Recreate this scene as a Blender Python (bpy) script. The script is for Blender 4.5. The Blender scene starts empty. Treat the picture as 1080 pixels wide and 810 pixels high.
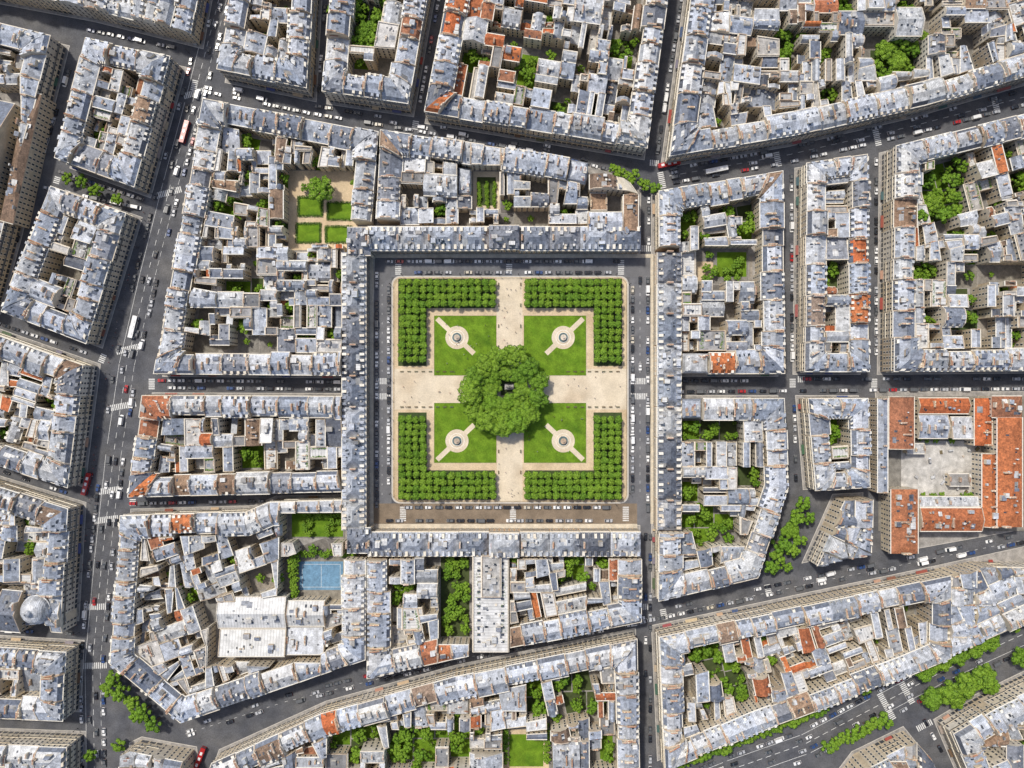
import bpy, math, random
from mathutils import Vector
random.seed(11)
R=random.random; U=random.uniform
S=0.5; CX,CY=540.0,405.0; H=470.0
def W(px,py): return ((px-CX)*S,(CY-py)*S)
def WR(px,py,h):
    k=1-h/H; x,y=W(px,py); return (x*k,y*k)
sc=bpy.context.scene
sc.view_settings.view_transform='Standard'
try: sc.view_settings.look='None'
except Exception: pass
sc.view_settings.exposure=0
COL=sc.collection
# ------------------------------------------------------------ materials
def vmat(name, cols, nscale=0.4, namp=(0.7,1.3), fine=None, panel=None, seam=None, rough=0.8, rnd=True, coord='Object', bump=0.0, spec=0.5, metal=0.0):
    m=bpy.data.materials.new(name); m.use_nodes=True
    nt=m.node_tree; N=nt.nodes; Lk=nt.links
    b=N['Principled BSDF']; b.inputs['Roughness'].default_value=rough
    b.inputs['Specular IOR Level'].default_value=spec; b.inputs['Metallic'].default_value=metal
    tc=N.new('ShaderNodeTexCoord'); co=tc.outputs[coord]
    ramp=N.new('ShaderNodeValToRGB'); e=ramp.color_ramp.elements
    n=len(cols)
    for i,c in enumerate(cols):
        p=i/max(1,n-1)
        if i<2:
            e[i].position=p; e[i].color=(*c,1)
        else:
            x=e.new(p); x.color=(*c,1)
    if rnd:
        oi=N.new('ShaderNodeObjectInfo'); Lk.new(oi.outputs['Random'],ramp.inputs[0])
    else:
        nz0=N.new('ShaderNodeTexNoise'); nz0.inputs['Scale'].default_value=nscale*0.37; nz0.inputs['Detail'].default_value=3
        Lk.new(co,nz0.inputs['Vector'])
        mr0=N.new('ShaderNodeMapRange'); mr0.inputs[1].default_value=0.3; mr0.inputs[2].default_value=0.7
        Lk.new(nz0.outputs[0],mr0.inputs[0]); Lk.new(mr0.outputs[0],ramp.inputs[0])
    val=None
    def mulv(a,bb):
        if a is None: return bb
        x=N.new('ShaderNodeMath'); x.operation='MULTIPLY'; Lk.new(a,x.inputs[0]); Lk.new(bb,x.inputs[1]); return x.outputs[0]
    def noise(scale,lo,hi,det=3):
        nz=N.new('ShaderNodeTexNoise'); nz.inputs['Scale'].default_value=scale; nz.inputs['Detail'].default_value=det
        nz.inputs['Roughness'].default_value=0.65
        Lk.new(co,nz.inputs['Vector'])
        mr=N.new('ShaderNodeMapRange'); mr.inputs[1].default_value=0.3; mr.inputs[2].default_value=0.7
        mr.inputs[3].default_value=lo; mr.inputs[4].default_value=hi
        Lk.new(nz.outputs[0],mr.inputs[0]); return mr.outputs[0]
    val=mulv(val,noise(nscale,namp[0],namp[1]))
    if fine: val=mulv(val,noise(fine[0],fine[1],fine[2],1))
    if panel:
        vm=N.new('ShaderNodeVectorMath'); vm.operation='DIVIDE'; vm.inputs[1].default_value=(panel[0],panel[1],1000)
        Lk.new(co,vm.inputs[0])
        fl=N.new('ShaderNodeVectorMath'); fl.operation='FLOOR'; Lk.new(vm.outputs[0],fl.inputs[0])
        wn=N.new('ShaderNodeTexWhiteNoise'); wn.noise_dimensions='3D'; Lk.new(fl.outputs[0],wn.inputs['Vector'])
        mr=N.new('ShaderNodeMapRange'); mr.inputs[3].default_value=panel[2]; mr.inputs[4].default_value=panel[3]
        Lk.new(wn.outputs['Value'],mr.inputs[0]); val=mulv(val,mr.outputs[0])
    if seam:
        sx=N.new('ShaderNodeSeparateXYZ'); Lk.new(co,sx.inputs[0])
        d=N.new('ShaderNodeMath'); d.operation='DIVIDE'; d.inputs[1].default_value=seam[0]; Lk.new(sx.outputs[seam[2]],d.inputs[0])
        f=N.new('ShaderNodeMath'); f.operation='FRACT'; Lk.new(d.outputs[0],f.inputs[0])
        l=N.new('ShaderNodeMath'); l.operation='LESS_THAN'; l.inputs[1].default_value=0.2; Lk.new(f.outputs[0],l.inputs[0])
        mr=N.new('ShaderNodeMapRange'); mr.inputs[3].default_value=1; mr.inputs[4].default_value=seam[1]
        Lk.new(l.outputs[0],mr.inputs[0]); val=mulv(val,mr.outputs[0])
    vs=N.new('ShaderNodeVectorMath'); vs.operation='SCALE'
    Lk.new(ramp.outputs[0],vs.inputs[0]); Lk.new(val,vs.inputs['Scale'])
    Lk.new(vs.outputs[0],b.inputs['Base Color'])
    if bump>0:
        bp=N.new('ShaderNodeBump'); bp.inputs['Strength'].default_value=bump; bp.inputs['Distance'].default_value=0.3
        Lk.new(val,bp.inputs['Height']); Lk.new(bp.outputs[0],b.inputs['Normal'])
    return m
M={}
M['wall']=vmat('limestone_render',[(.68,.57,.40),(.56,.46,.32),(.72,.64,.50),(.48,.39,.28),(.66,.56,.40),(.74,.69,.59),(.58,.52,.42)],0.25,(.75,1.15),(2.5,.85,1.12),rough=.9)
M['zinc']=vmat('zinc_roof',[(.38,.42,.49),(.56,.59,.65),(.26,.30,.37),(.62,.63,.64),(.44,.49,.58),(.30,.33,.38),(.60,.60,.59),(.38,.43,.52),(.52,.53,.53),(.58,.62,.69)],0.3,(.58,1.28),(1.7,.76,1.18),panel=(1.3,2.6,.76,1.18),seam=(0.75,.55,0),rough=.45)
M['slate']=vmat('slate_roof',[(.12,.14,.185),(.20,.225,.275),(.095,.105,.13),(.25,.265,.30)],0.5,(.7,1.3),(3,.75,1.2),panel=(.8,.8,.8,1.2),rough=.6)
M['tile']=vmat('clay_tile_roof',[(.52,.14,.045),(.36,.12,.05),(.60,.19,.06),(.30,.13,.07),(.48,.17,.08)],0.5,(.6,1.3),(3,.7,1.25),panel=(.7,.7,.75,1.2),seam=(.5,.7,0),rough=.85)
M['browntile']=vmat('weathered_tile_roof',[(.27,.17,.11),(.20,.14,.10),(.34,.22,.14),(.26,.20,.16)],0.5,(.6,1.3),(3,.7,1.25),panel=(.6,.6,.75,1.2),seam=(.5,.75,0),rough=.9)
M['glass']=vmat('window_glass',[(.03,.04,.05),(.06,.07,.09)],0.6,(.6,1.6),rough=.12,spec=.6)
M['chim']=vmat('chimney_render',[(.58,.49,.37),(.46,.34,.24),(.68,.60,.49),(.38,.29,.21),(.62,.55,.44),(.60,.57,.52)],0.8,(.7,1.2),(4,.8,1.1),rough=.95)
M['pot']=vmat('terracotta_pot',[(.54,.17,.06),(.44,.15,.07),(.58,.24,.10)],2,(.7,1.2),rough=.9)
M['trim']=vmat('pale_stone_trim',[(.72,.66,.54),(.78,.75,.67),(.64,.56,.44)],1.0,(.8,1.1),rough=.85)
M['flat']=vmat('flat_roof_felt',[(.27,.27,.28),(.46,.45,.43),(.17,.175,.185),(.38,.36,.33),(.62,.61,.59)],0.3,(.65,1.25),(2.5,.8,1.15),panel=(2.2,3.1,.82,1.15),rough=.9)
M['iron']=vmat('dark_iron',[(.03,.03,.035),(.05,.05,.05)],1,(.8,1.2),rough=.5)
M['brick']=vmat('pink_brick_stone',[(.58,.38,.20),(.62,.42,.23),(.56,.37,.21)],0.6,(.8,1.15),(3,.85,1.1),rough=.9)
M['white']=vmat('white_metal_roof',[(.60,.60,.58),(.66,.66,.65)],0.3,(.78,1.1),(2,.9,1.06),panel=(3,1.5,.86,1.06),seam=(1.5,.7,0),rough=.55)
M['cream']=vmat('cream_gravel_roof',[(.60,.53,.41),(.66,.60,.48)],0.3,(.78,1.12),(2,.88,1.08),rough=.9)
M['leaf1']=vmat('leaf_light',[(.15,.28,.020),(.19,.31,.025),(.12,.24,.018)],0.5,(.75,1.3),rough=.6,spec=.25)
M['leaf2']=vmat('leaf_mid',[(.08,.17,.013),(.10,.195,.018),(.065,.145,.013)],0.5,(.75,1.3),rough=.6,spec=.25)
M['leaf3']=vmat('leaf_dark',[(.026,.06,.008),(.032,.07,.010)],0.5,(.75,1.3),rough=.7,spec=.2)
M['bark']=vmat('bark',[(.10,.075,.05),(.13,.10,.07)],2,(.7,1.3),rough=.95)
M['hedge']=vmat('hedge_soil',[(.045,.07,.02),(.06,.08,.025)],0.5,(.7,1.2),rough=1)
M['asphalt']=vmat('asphalt',[(.066,.070,.082),(.09,.092,.10),(.115,.113,.113)],0.16,(.75,1.25),(1.5,.82,1.18),rnd=False,rough=.9)
M['asphaltw']=vmat('sunlit_asphalt',[(.17,.13,.09),(.22,.17,.12)],0.16,(.75,1.25),(2.5,.8,1.2),rnd=False,rough=.9)  # asphalt with warm sunlight painted into its brown base colour
M['asphaltg']=vmat('square_asphalt',[(.12,.123,.135),(.155,.155,.16)],0.16,(.8,1.2),(2.5,.85,1.15),rnd=False,rough=.9)
M['pave']=vmat('pavement_slabs',[(.25,.24,.23),(.33,.31,.285),(.20,.195,.185)],0.3,(.75,1.2),(2.5,.85,1.12),rnd=False,panel=(1,1,.9,1.1),rough=.9)
M['court']=vmat('courtyard_paving',[(.15,.14,.13),(.25,.23,.19),(.19,.185,.175),(.29,.26,.22)],0.4,(.65,1.2),(2.5,.8,1.15),rough=.95)
M['kerb']=vmat('granite_kerb',[(.44,.42,.38),(.53,.50,.45)],0.5,(.85,1.1),rough=.85)
M['gravel']=vmat('sandy_gravel',[(.52,.40,.25),(.60,.48,.32),(.48,.36,.22)],0.12,(.84,1.12),(1.6,.88,1.12),rnd=False,rough=1)
M['gravel2']=vmat('pale_gravel',[(.59,.50,.36),(.65,.56,.42),(.54,.44,.31)],0.12,(.84,1.08),(1.6,.9,1.08),rnd=False,rough=1)
M['grass']=vmat('lawn_grass',[(.085,.175,.010),(.13,.225,.016),(.07,.145,.010)],0.22,(.75,1.22),(2.2,.8,1.2),rnd=False,rough=.95,bump=.3,spec=.2)
M['paint']=vmat('white_road_paint',[(.74,.74,.71),(.8,.8,.77)],1.2,(.65,1.08),(5,.8,1.1),rough=.8)
M['blue']=vmat('blue_sports_court',[(.12,.25,.38),(.15,.28,.41)],0.4,(.75,1.15),(1.5,.85,1.1),rough=.8)
M['bronze']=vmat('weathered_statue',[(.2,.2,.18),(.25,.24,.22)],1,(.8,1.1),rough=.6)
M['water']=vmat('fountain_water',[(.10,.15,.15),(.12,.17,.17)],1,(.8,1.2),rough=.08)
M['rubber']=vmat('tyre_rubber',[(.02,.02,.02),(.03,.03,.03)],1,(.9,1.1),rough=.9)
M['lamp']=vmat('headlamp_glass',[(.7,.7,.68),(.75,.75,.7)],1,(.95,1.05),rough=.2)
M['wood']=vmat('bench_wood',[(.16,.10,.05),(.10,.13,.07)],3,(.8,1.2),rough=.8)
M['skin']=vmat('skin',[(.45,.28,.2),(.3,.18,.12)],3,(.95,1.05),rough=.6)
M['cloth']=vmat('clothes',[(.05,.06,.12),(.5,.5,.5),(.35,.05,.05),(.03,.03,.03),(.3,.3,.45)],3,(.9,1.1),rough=.9)
M['awning']=vmat('shop_awning',[(.35,.03,.03),(.05,.12,.06),(.05,.07,.2),(.5,.4,.25),(.25,.03,.05)],1,(.85,1.1),rough=.8)
M['concrete']=vmat('pale_concrete',[(.42,.40,.36),(.54,.52,.48),(.36,.34,.31)],0.3,(.7,1.2),(2,.85,1.1),panel=(4,4,.88,1.1),rnd=False,rough=.9)
# ------------------------------------------------------------ mesh builder
class MB:
    def __init__(s): s.v=[]; s.f=[]; s.m=[]
    def face(s,pts,mi):
        n=len(s.v); s.v.extend(pts); s.f.append(tuple(range(n,n+len(pts)))); s.m.append(mi)
    def prism(s,base,z0,z1,mi,top=None,bottom=False,scale_top=None):
        b=[(x,y,z0) for x,y in base]; t=[(x,y,z1) for x,y in (scale_top or base)]
        n=len(b)
        for i in range(n):
            j=(i+1)%n; s.face([b[i],b[j],t[j],t[i]],mi)
        s.face(t,top or mi)
        if bottom: s.face(b[::-1],mi)
    def hexa(s,p,mi,top=None):
        for i in range(4):
            j=(i+1)%4; s.face([p[i],p[j],p[4+j],p[4+i]],mi)
        s.face(p[4:8],top or mi)
    def box(s,c,d,mi,ang=0,top=None):
        x,y,z=c; a,b,h=d; ca,sa=math.cos(ang),math.sin(ang)
        q=[(x+u*ca-v*sa,y+u*sa+v*ca) for u,v in((-a/2,-b/2),(a/2,-b/2),(a/2,b/2),(-a/2,b/2))]
        s.prism(q,z,z+h,mi,top,bottom=True)
    def cyl(s,c,r0,r1,h,mi,n=8,top=None):
        x,y,z=c
        a=[(x+r0*math.cos(2*math.pi*i/n),y+r0*math.sin(2*math.pi*i/n)) for i in range(n)]
        t=[(x+r1*math.cos(2*math.pi*i/n),y+r1*math.sin(2*math.pi*i/n)) for i in range(n)]
        s.prism(a,z,z+h,mi,top,scale_top=t)
    def limb(s,p,q,r0,r1,mi,n=6):
        p=Vector(p);q=Vector(q);d=(q-p).normalized(); u=d.orthogonal().normalized(); w=d.cross(u)
        a=[tuple(p+u*r0*math.cos(2*math.pi*i/n)+w*r0*math.sin(2*math.pi*i/n)) for i in range(n)]
        b=[tuple(q+u*r1*math.cos(2*math.pi*i/n)+w*r1*math.sin(2*math.pi*i/n)) for i in range(n)]
        for i in range(n):
            j=(i+1)%n; s.face([a[i],a[j],b[j],b[i]],mi)
    def lathe(s,c,prof,mi,n=20):
        x,y,z=c
        for (r0,z0),(r1,z1) in zip(prof,prof[1:]):
            for i in range(n):
                a=2*math.pi*i/n;b=2*math.pi*(i+1)/n
                s.face([(x+r0*math.cos(a),y+r0*math.sin(a),z+z0),(x+r0*math.cos(b),y+r0*math.sin(b),z+z0),(x+r1*math.cos(b),y+r1*math.sin(b),z+z1),(x+r1*math.cos(a),y+r1*math.sin(a),z+z1)],mi)
    def mesh(s,name,org=(0,0),ang=0.0):
        ca,sa=math.cos(-ang),math.sin(-ang); ox,oy=org
        v=[((x-ox)*ca-(y-oy)*sa,(x-ox)*sa+(y-oy)*ca,z) for x,y,z in s.v]
        me=bpy.data.meshes.new(name); me.from_pydata(v,[],s.f)
        used=[]; idx={}
        for k in s.m:
            if k not in idx: idx[k]=len(used); used.append(k)
        for k in used: me.materials.append(M[k])
        me.polygons.foreach_set('material_index',[idx[k] for k in s.m])
        me.update(); return me
    def obj(s,name,org=(0,0),ang=0.0):
        if not s.f: return None
        o=bpy.data.objects.new(name,s.mesh(name,org,ang)); o.location=(org[0],org[1],0); o.rotation_euler=(0,0,ang)
        COL.objects.link(o); return o
def inst(name,me,x,y,z=0,ang=0,sc_=1.0):
    o=bpy.data.objects.new(name,me); o.location=(x,y,z); o.rotation_euler=(0,0,ang)
    o.scale=(sc_,)*3 if not isinstance(sc_,tuple) else sc_
    COL.objects.link(o); return o
# ------------------------------------------------------------ 2D geometry
def area(p):
    return 0.5*sum(p[i][0]*p[(i+1)%len(p)][1]-p[(i+1)%len(p)][0]*p[i][1] for i in range(len(p)))
def ccw(p): return p if area(p)>0 else p[::-1]
def cen(p): return (sum(a for a,b in p)/len(p),sum(b for a,b in p)/len(p))
def lerp(a,b,t): return (a[0]+(b[0]-a[0])*t,a[1]+(b[1]-a[1])*t)
def dist(a,b): return math.hypot(a[0]-b[0],a[1]-b[1])
def offset(p,ds):
    n=len(p); L=[]
    for i in range(n):
        a,b=p[i],p[(i+1)%n]; d=dist(a,b) or 1e-6; ux,uy=(b[0]-a[0])/d,(b[1]-a[1])/d
        nx,ny=-uy,ux; L.append(((a[0]+nx*ds[i],a[1]+ny*ds[i]),(ux,uy),(nx,ny)))
    out=[]
    for i in range(n):
        (a,u,na),(b,v,nb)=L[i-1],L[i]
        cr=u[0]*v[1]-u[1]*v[0]
        if abs(cr)<0.08:
            k=(ds[i-1]+ds[i])/2; out.append((p[i][0]+(na[0]+nb[0])/2*k,p[i][1]+(na[1]+nb[1])/2*k))
        else:
            t=((b[0]-a[0])*v[1]-(b[1]-a[1])*v[0])/cr
            out.append((a[0]+u[0]*t,a[1]+u[1]*t))
    return out
def clip(p,a,b,c):
    out=[]
    for i in range(len(p)):
        P,Q=p[i],p[(i+1)%len(p)]; fp=a*P[0]+b*P[1]-c; fq=a*Q[0]+b*Q[1]-c
        if fp<=0: out.append(P)
        if (fp<0<fq) or (fq<0<fp): out.append(lerp(P,Q,fp/(fp-fq)))
    return out
def subtract(p,r):
    x0,y0,x1,y1=r; rem=p; out=[]
    for a,b,c in((1,0,x0),(-1,0,-x1),(0,1,y0),(0,-1,-y1)):
        o=clip(rem,a,b,c)
        if len(o)>2 and abs(area(o))>14: out.append(o)
        rem=clip(rem,-a,-b,-c)
        if len(rem)<3: break
    if len(rem)<3 or abs(area(rem))<1: return [p]
    return out
def simplify(p):
    p=[q for i,q in enumerate(p) if dist(q,p[i-1])>0.8]
    ch=True
    while ch and len(p)>3:
        ch=False
        for i in range(len(p)):
            a,b,c=p[i-1],p[i],p[(i+1)%len(p)]
            cr=(b[0]-a[0])*(c[1]-b[1])-(b[1]-a[1])*(c[0]-b[0])
            if abs(cr)<0.06*dist(a,b)*dist(b,c): p.pop(i); ch=True; break
    return p
def splitp(p,target,out):
    best=max(range(len(p)),key=lambda i:dist(p[i],p[(i+1)%len(p)]))
    a,b=p[best],p[(best+1)%len(p)]; d=dist(a,b); u=((b[0]-a[0])/d,(b[1]-a[1])/d); v=(-u[1],u[0])
    pu=[q[0]*u[0]+q[1]*u[1] for q in p]; pv=[q[0]*v[0]+q[1]*v[1] for q in p]
    eu,ev=max(pu)-min(pu),max(pv)-min(pv)
    if max(eu,ev)<target*U(.85,1.3): out.append(p); return
    if eu>=ev: ax=u; lo,hi=min(pu),max(pu)
    else: ax=v; lo,hi=min(pv),max(pv)
    c=lo+(hi-lo)*U(.38,.62)
    for q in(clip(p,ax[0],ax[1],c),clip(p,-ax[0],-ax[1],-c)):
        if len(q)>2 and abs(area(q))>8: splitp(q,target,out)
# ------------------------------------------------------------ trees
def leafquad(mb,p,d,s,mi):
    n=(Vector(d)+Vector((U(-.7,.7),U(-.7,.7),U(-.3,.9)))).normalized()
    u=n.orthogonal().normalized(); w=n.cross(u); a=R()*6.28
    uu=u*math.cos(a)+w*math.sin(a); ww=n.cross(uu); p=Vector(p)
    mb.face([tuple(p+uu*s),tuple(p+ww*s*.7),tuple(p-uu*s),tuple(p-ww*s*.7)],mi)
def lobe_leaves(mb,lobes,n,s):
    tot=sum(l[3]**2 for l in lobes)
    for (x,y,z,r) in lobes:
        for k in range(int(n*r*r/tot)):
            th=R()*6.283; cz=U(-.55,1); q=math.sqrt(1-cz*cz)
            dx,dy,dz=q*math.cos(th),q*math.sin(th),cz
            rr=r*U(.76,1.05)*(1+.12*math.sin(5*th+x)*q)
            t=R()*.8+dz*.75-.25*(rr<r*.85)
            mi='leaf1' if t>.75 else('leaf2' if t>.25 else 'leaf3')  # crown shading painted in: upper leaves paler, lower and inner ones darker
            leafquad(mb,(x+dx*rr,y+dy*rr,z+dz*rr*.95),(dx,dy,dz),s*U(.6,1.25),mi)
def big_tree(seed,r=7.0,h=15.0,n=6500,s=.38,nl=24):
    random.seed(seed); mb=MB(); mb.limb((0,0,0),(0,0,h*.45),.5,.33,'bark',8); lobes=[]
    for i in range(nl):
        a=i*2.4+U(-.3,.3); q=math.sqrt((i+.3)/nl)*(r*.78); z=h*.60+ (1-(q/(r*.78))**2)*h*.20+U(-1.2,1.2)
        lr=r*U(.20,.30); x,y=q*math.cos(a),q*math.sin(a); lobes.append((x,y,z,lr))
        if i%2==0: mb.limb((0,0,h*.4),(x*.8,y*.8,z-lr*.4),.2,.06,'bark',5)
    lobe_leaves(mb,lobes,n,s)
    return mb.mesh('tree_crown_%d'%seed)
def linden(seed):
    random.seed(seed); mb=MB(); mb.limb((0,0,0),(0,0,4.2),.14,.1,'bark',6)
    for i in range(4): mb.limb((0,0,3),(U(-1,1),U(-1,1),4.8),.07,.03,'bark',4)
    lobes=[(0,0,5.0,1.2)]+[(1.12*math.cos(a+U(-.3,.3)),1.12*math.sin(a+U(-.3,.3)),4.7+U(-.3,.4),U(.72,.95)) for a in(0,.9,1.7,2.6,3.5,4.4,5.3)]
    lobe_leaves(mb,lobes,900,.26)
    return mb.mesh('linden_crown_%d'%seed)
BIG=[big_tree(100+i) for i in range(5)]
MED=[big_tree(200+i,r=4.0,h=10,n=2000,s=.34,nl=11) for i in range(4)]
BUSH=[big_tree(300+i,r=1.6,h=2.6,n=420,s=.2,nl=6) for i in range(3)]
LIN=[linden(400+i) for i in range(5)]
random.seed(21)
def tree(px,py,rm,name='broadleaf_tree',h=0):
    x,y=WR(px,py,10)
    if rm>5: inst(name,random.choice(BIG),x,y,h,R()*6.28,rm/7*U(.95,1.05))
    else: inst(name,random.choice(MED),x,y,h,R()*6.28,(rm/4*U(.9,1.1),rm/4*U(.9,1.1),min(1.25,rm/4)))
# ------------------------------------------------------------ facade and buildings
def facade(mb,p,q,z0,z1,street=False,wmat='trim',arc=False):
    L=dist(p,q)
    if L<2.2 or z1-z0<2.6: return
    ux,uy=(q[0]-p[0])/L,(q[1]-p[1])/L; nx,ny=uy,-ux
    nc=max(1,int(L/2.5)); sp=L/nc; nf=max(1,int((z1-z0)/3.05)); fh=(z1-z0)/nf
    def qd(c,w,a,b,off,mi):
        x0,x1=c-w,c+w
        mb.face([(p[0]+ux*x0+nx*off,p[1]+uy*x0+ny*off,a),(p[0]+ux*x1+nx*off,p[1]+uy*x1+ny*off,a),
                 (p[0]+ux*x1+nx*off,p[1]+uy*x1+ny*off,b),(p[0]+ux*x0+nx*off,p[1]+uy*x0+ny*off,b)],mi)
    for f in range(nf):
        zb=z0+f*fh
        if f==0 and street:
            for c in range(nc):
                qd((c+.5)*sp,sp*.40,z0+.3,z0+fh*.82,.06,'glass')
            if not arc and R()<.45:
                a=U(.1,.5)*L; b=a+U(.3,.45)*L
                P=lambda t,o,z:(p[0]+ux*t+nx*o,p[1]+uy*t+ny*o,z)
                mb.face([P(a,.05,z0+3.0),P(b,.05,z0+3.0),P(b,1.4,z0+2.4),P(a,1.4,z0+2.4)],'awning')
            continue
        for c in range(nc):
            if R()<.03: continue
            qd((c+.5)*sp,.72,zb+.6,zb+fh-.35,.03,wmat)
            qd((c+.5)*sp,.43,zb+.75,zb+fh-.5,.06,'glass')
        if street and f in(nf-1,2) and R()<.8:
            P=lambda t,o,z:(p[0]+ux*t+nx*o,p[1]+uy*t+ny*o,z)
            mb.hexa([P(.2,.0,zb+.1),P(L-.2,.0,zb+.1),P(L-.2,.7,zb+.1),P(.2,.7,zb+.1),P(.2,.0,zb+.28),P(L-.2,.0,zb+.28),P(L-.2,.7,zb+.28),P(.2,.7,zb+.28)],'trim')
            mb.face([P(.2,.68,zb+.3),P(L-.2,.68,zb+.3),P(L-.2,.68,zb+1.15),P(.2,.68,zb+1.15)],'iron')
def building(quad,h,roof='mansard',rm='zinc',name='apartment_building',sides=(1,0,1,0),street=True,z0=.1,fw=(True,True),chim=2,rise=None,wall='wall',dorm=.8,arc=False,shrink=.02,lower=None):
    q=ccw(list(quad))
    if q[0]!=quad[0]:
        i=q.index(quad[1]); q=q[i:]+q[:i]
    if abs(area(q))<6: return
    c=cen(q)
    q=[lerp(p,c,shrink/max(1,dist(p,c))) for p in q]
    p0,p1,p2,p3=q
    L=(dist(p0,p1)+dist(p3,p2))/2; D=(dist(p0,p3)+dist(p1,p2))/2
    if L<1.5 or D<1.5: return
    mb=MB()
    def P(s,t,z):
        a=lerp(p0,p1,s);b=lerp(p3,p2,s); x=lerp(a,b,t); return (x[0],x[1],z)
    if roof=='mansard':
        m=min(.22,1.5/D); hh=2.7; tp=rise if rise else min(2.4,D*U(.10,.18))
        prof=[(0,h),(m,h+hh),(.5,h+hh+tp),(1-m,h+hh),(1,h)]
    elif roof=='gable' or roof=='hip': 
        r=rise if rise else D*U(.2,.36); prof=[(0,h),(.5,h+r),(1,h)]
    elif roof=='mono': prof=[(0,h+(rise or D*.26)),(1,h)]
    elif roof=='mono2': prof=[(0,h),(1,h+(rise or D*.26))]
    else: prof=[(0,h),(1,h)]
    def zp(t):
        t=min(1,max(0,t))
        for (a,za),(b,zb) in zip(prof,prof[1:]):
            if t<=b: return za+(zb-za)*(t-a)/(b-a)
        return prof[-1][1]
    hf,hb=prof[0][1],prof[-1][1]
    mb.face([P(0,0,z0),P(1,0,z0),P(1,0,hf),P(0,0,hf)],wall)
    mb.face([P(1,1,z0),P(0,1,z0),P(0,1,hb),P(1,1,hb)],wall)
    if roof=='hip':
        mb.face([P(1,0,z0),P(1,1,z0),P(1,1,h),P(1,0,h)],wall); mb.face([P(0,1,z0),P(0,0,z0),P(0,0,h),P(0,1,h)],wall)
        e=min(.45,D*.42/L); zr=prof[1][1]
        A,B=P(e,.5,zr),P(1-e,.5,zr)
        mb.face([P(0,0,h),P(1,0,h),B,A],rm); mb.face([P(1,1,h),P(0,1,h),A,B],rm)
        mb.face([P(1,0,h),P(1,1,h),B],rm); mb.face([P(0,1,h),P(0,0,h),A],rm)
    else:
        mb.face([P(0,1,z0),P(0,0,z0)]+[P(0,t,z) for t,z in prof],wall)
        mb.face([P(1,0,z0),P(1,1,z0)]+[P(1,t,z) for t,z in prof[::-1]],wall)
        for k,((a,za),(b,zb)) in enumerate(zip(prof,prof[1:])):
            mi=rm
            if roof=='mansard' and k in(0,3): mi=lower or rm
            mb.face([P(0,a,za),P(1,a,za),P(1,b,zb),P(0,b,zb)],mi)
    if roof!='hip':
        for on,sa,sb in((fw[0],0,.34/L),(fw[1],1-.34/L,1)):
            if not on: continue
            for (a,za),(b,zb) in zip(prof,prof[1:]):
                u=.45
                mb.face([P(sa,a,za+u),P(sb,a,za+u),P(sb,b,zb+u),P(sa,b,zb+u)],'chim')
                for s_ in(sa,sb): mb.face([P(s_,a,za),P(s_,b,zb),P(s_,b,zb+u),P(s_,a,za+u)],'chim')
            for t_,z_ in(prof[0],prof[-1]): mb.face([P(sa,t_,z_),P(sb,t_,z_),P(sb,t_,z_+.45),P(sa,t_,z_+.45)],'chim')
    o=.45/D
    for t0,t1,hz in((-o,-.002,hf),(1.002,1+o,hb)):
        mb.hexa([P(0,t0,hz-.35),P(1,t0,hz-.35),P(1,t1,hz-.35),P(0,t1,hz-.35),P(0,t0,hz+.04),P(1,t0,hz+.04),P(1,t1,hz+.04),P(0,t1,hz+.04)],'trim')
    def rbox(s0,s1,t0,t1,a,b,mi,top=None,flat=False):
        if flat:
            zt=max(zp(t0),zp(t1))+b; zz=[zt]*4
        else: zz=[zp(t0)+b,zp(t0)+b,zp(t1)+b,zp(t1)+b]
        zl=min(zp(t0),zp(t1))+a if flat else None
        lo=[zl]*4 if flat else [zp(t0)+a,zp(t0)+a,zp(t1)+a,zp(t1)+a]
        c4=[(s0,t0),(s1,t0),(s1,t1),(s0,t1)]
        mb.hexa([P(s,t,z) for (s,t),z in zip(c4,lo)]+[P(s,t,z) for (s,t),z in zip(c4,zz)],mi,top)
    edges=[(p0,p1,hf),(p1,p2,h),(p2,p3,hb),(p3,p0,h)]
    for k,(a,b,hz) in enumerate(edges):
        if sides[k]: facade(mb,a,b,z0,min(hz,h)-.4,street=(street and k==0),arc=arc)
    if roof=='mansard' or (roof=='hip' and dorm>0):
        m=prof[1][0] if roof=='mansard' else .18
        nd=max(1,int(L/2.7))
        for sd in(0,1):
            if R()>dorm+.1: continue
            for i in range(nd):
                if R()>dorm: continue
                s0=(i+.5)/nd; w=.66/L
                zb,zt=h+.55,h+2.45
                if roof=='mansard': ta,tb=.08/D,m+.3/D
                else: ta,tb=.3/D,min(.45,2.6/D)
                if sd: ta,tb=1-ta,1-tb
                if s0-w<.03 or s0+w>.97: continue
                pts=[P(s0-w,ta,zb),P(s0+w,ta,zb),P(s0+w,tb,zb),P(s0-w,tb,zb),P(s0-w,ta,zt),P(s0+w,ta,zt),P(s0+w,tb,zt+.25),P(s0-w,tb,zt+.25)]
                mb.hexa(pts,'trim',rm if R()<.6 else 'trim')
                e=-.04/D if not sd else .04/D
                mb.face([P(s0-w*.65,ta+e,zb+.25),P(s0+w*.65,ta+e,zb+.25),P(s0+w*.65,ta+e,zt-.2),P(s0-w*.65,ta+e,zt-.2)],'glass')
    if roof=='flat':
        pw=.35
        for s0,s1,t0,t1 in((0,1,.002,pw/D),(0,1,1-pw/D,.998),(.002,pw/L,pw/D+.002,1-pw/D-.002),(1-pw/L,.998,pw/D+.002,1-pw/D-.002)):
            rbox(s0,s1,t0,t1,0.01,.7,'chim')
        if R()<.3 and L>4 and D>4:
            for k in range(140):
                x=P(U(.1,.9),random.choice((U(.08,.2),U(.8,.92))),h+U(.2,1.1)); leafquad(mb,x,(0,0,1),U(.15,.3),random.choice(('leaf1','leaf2','leaf2')))
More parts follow.
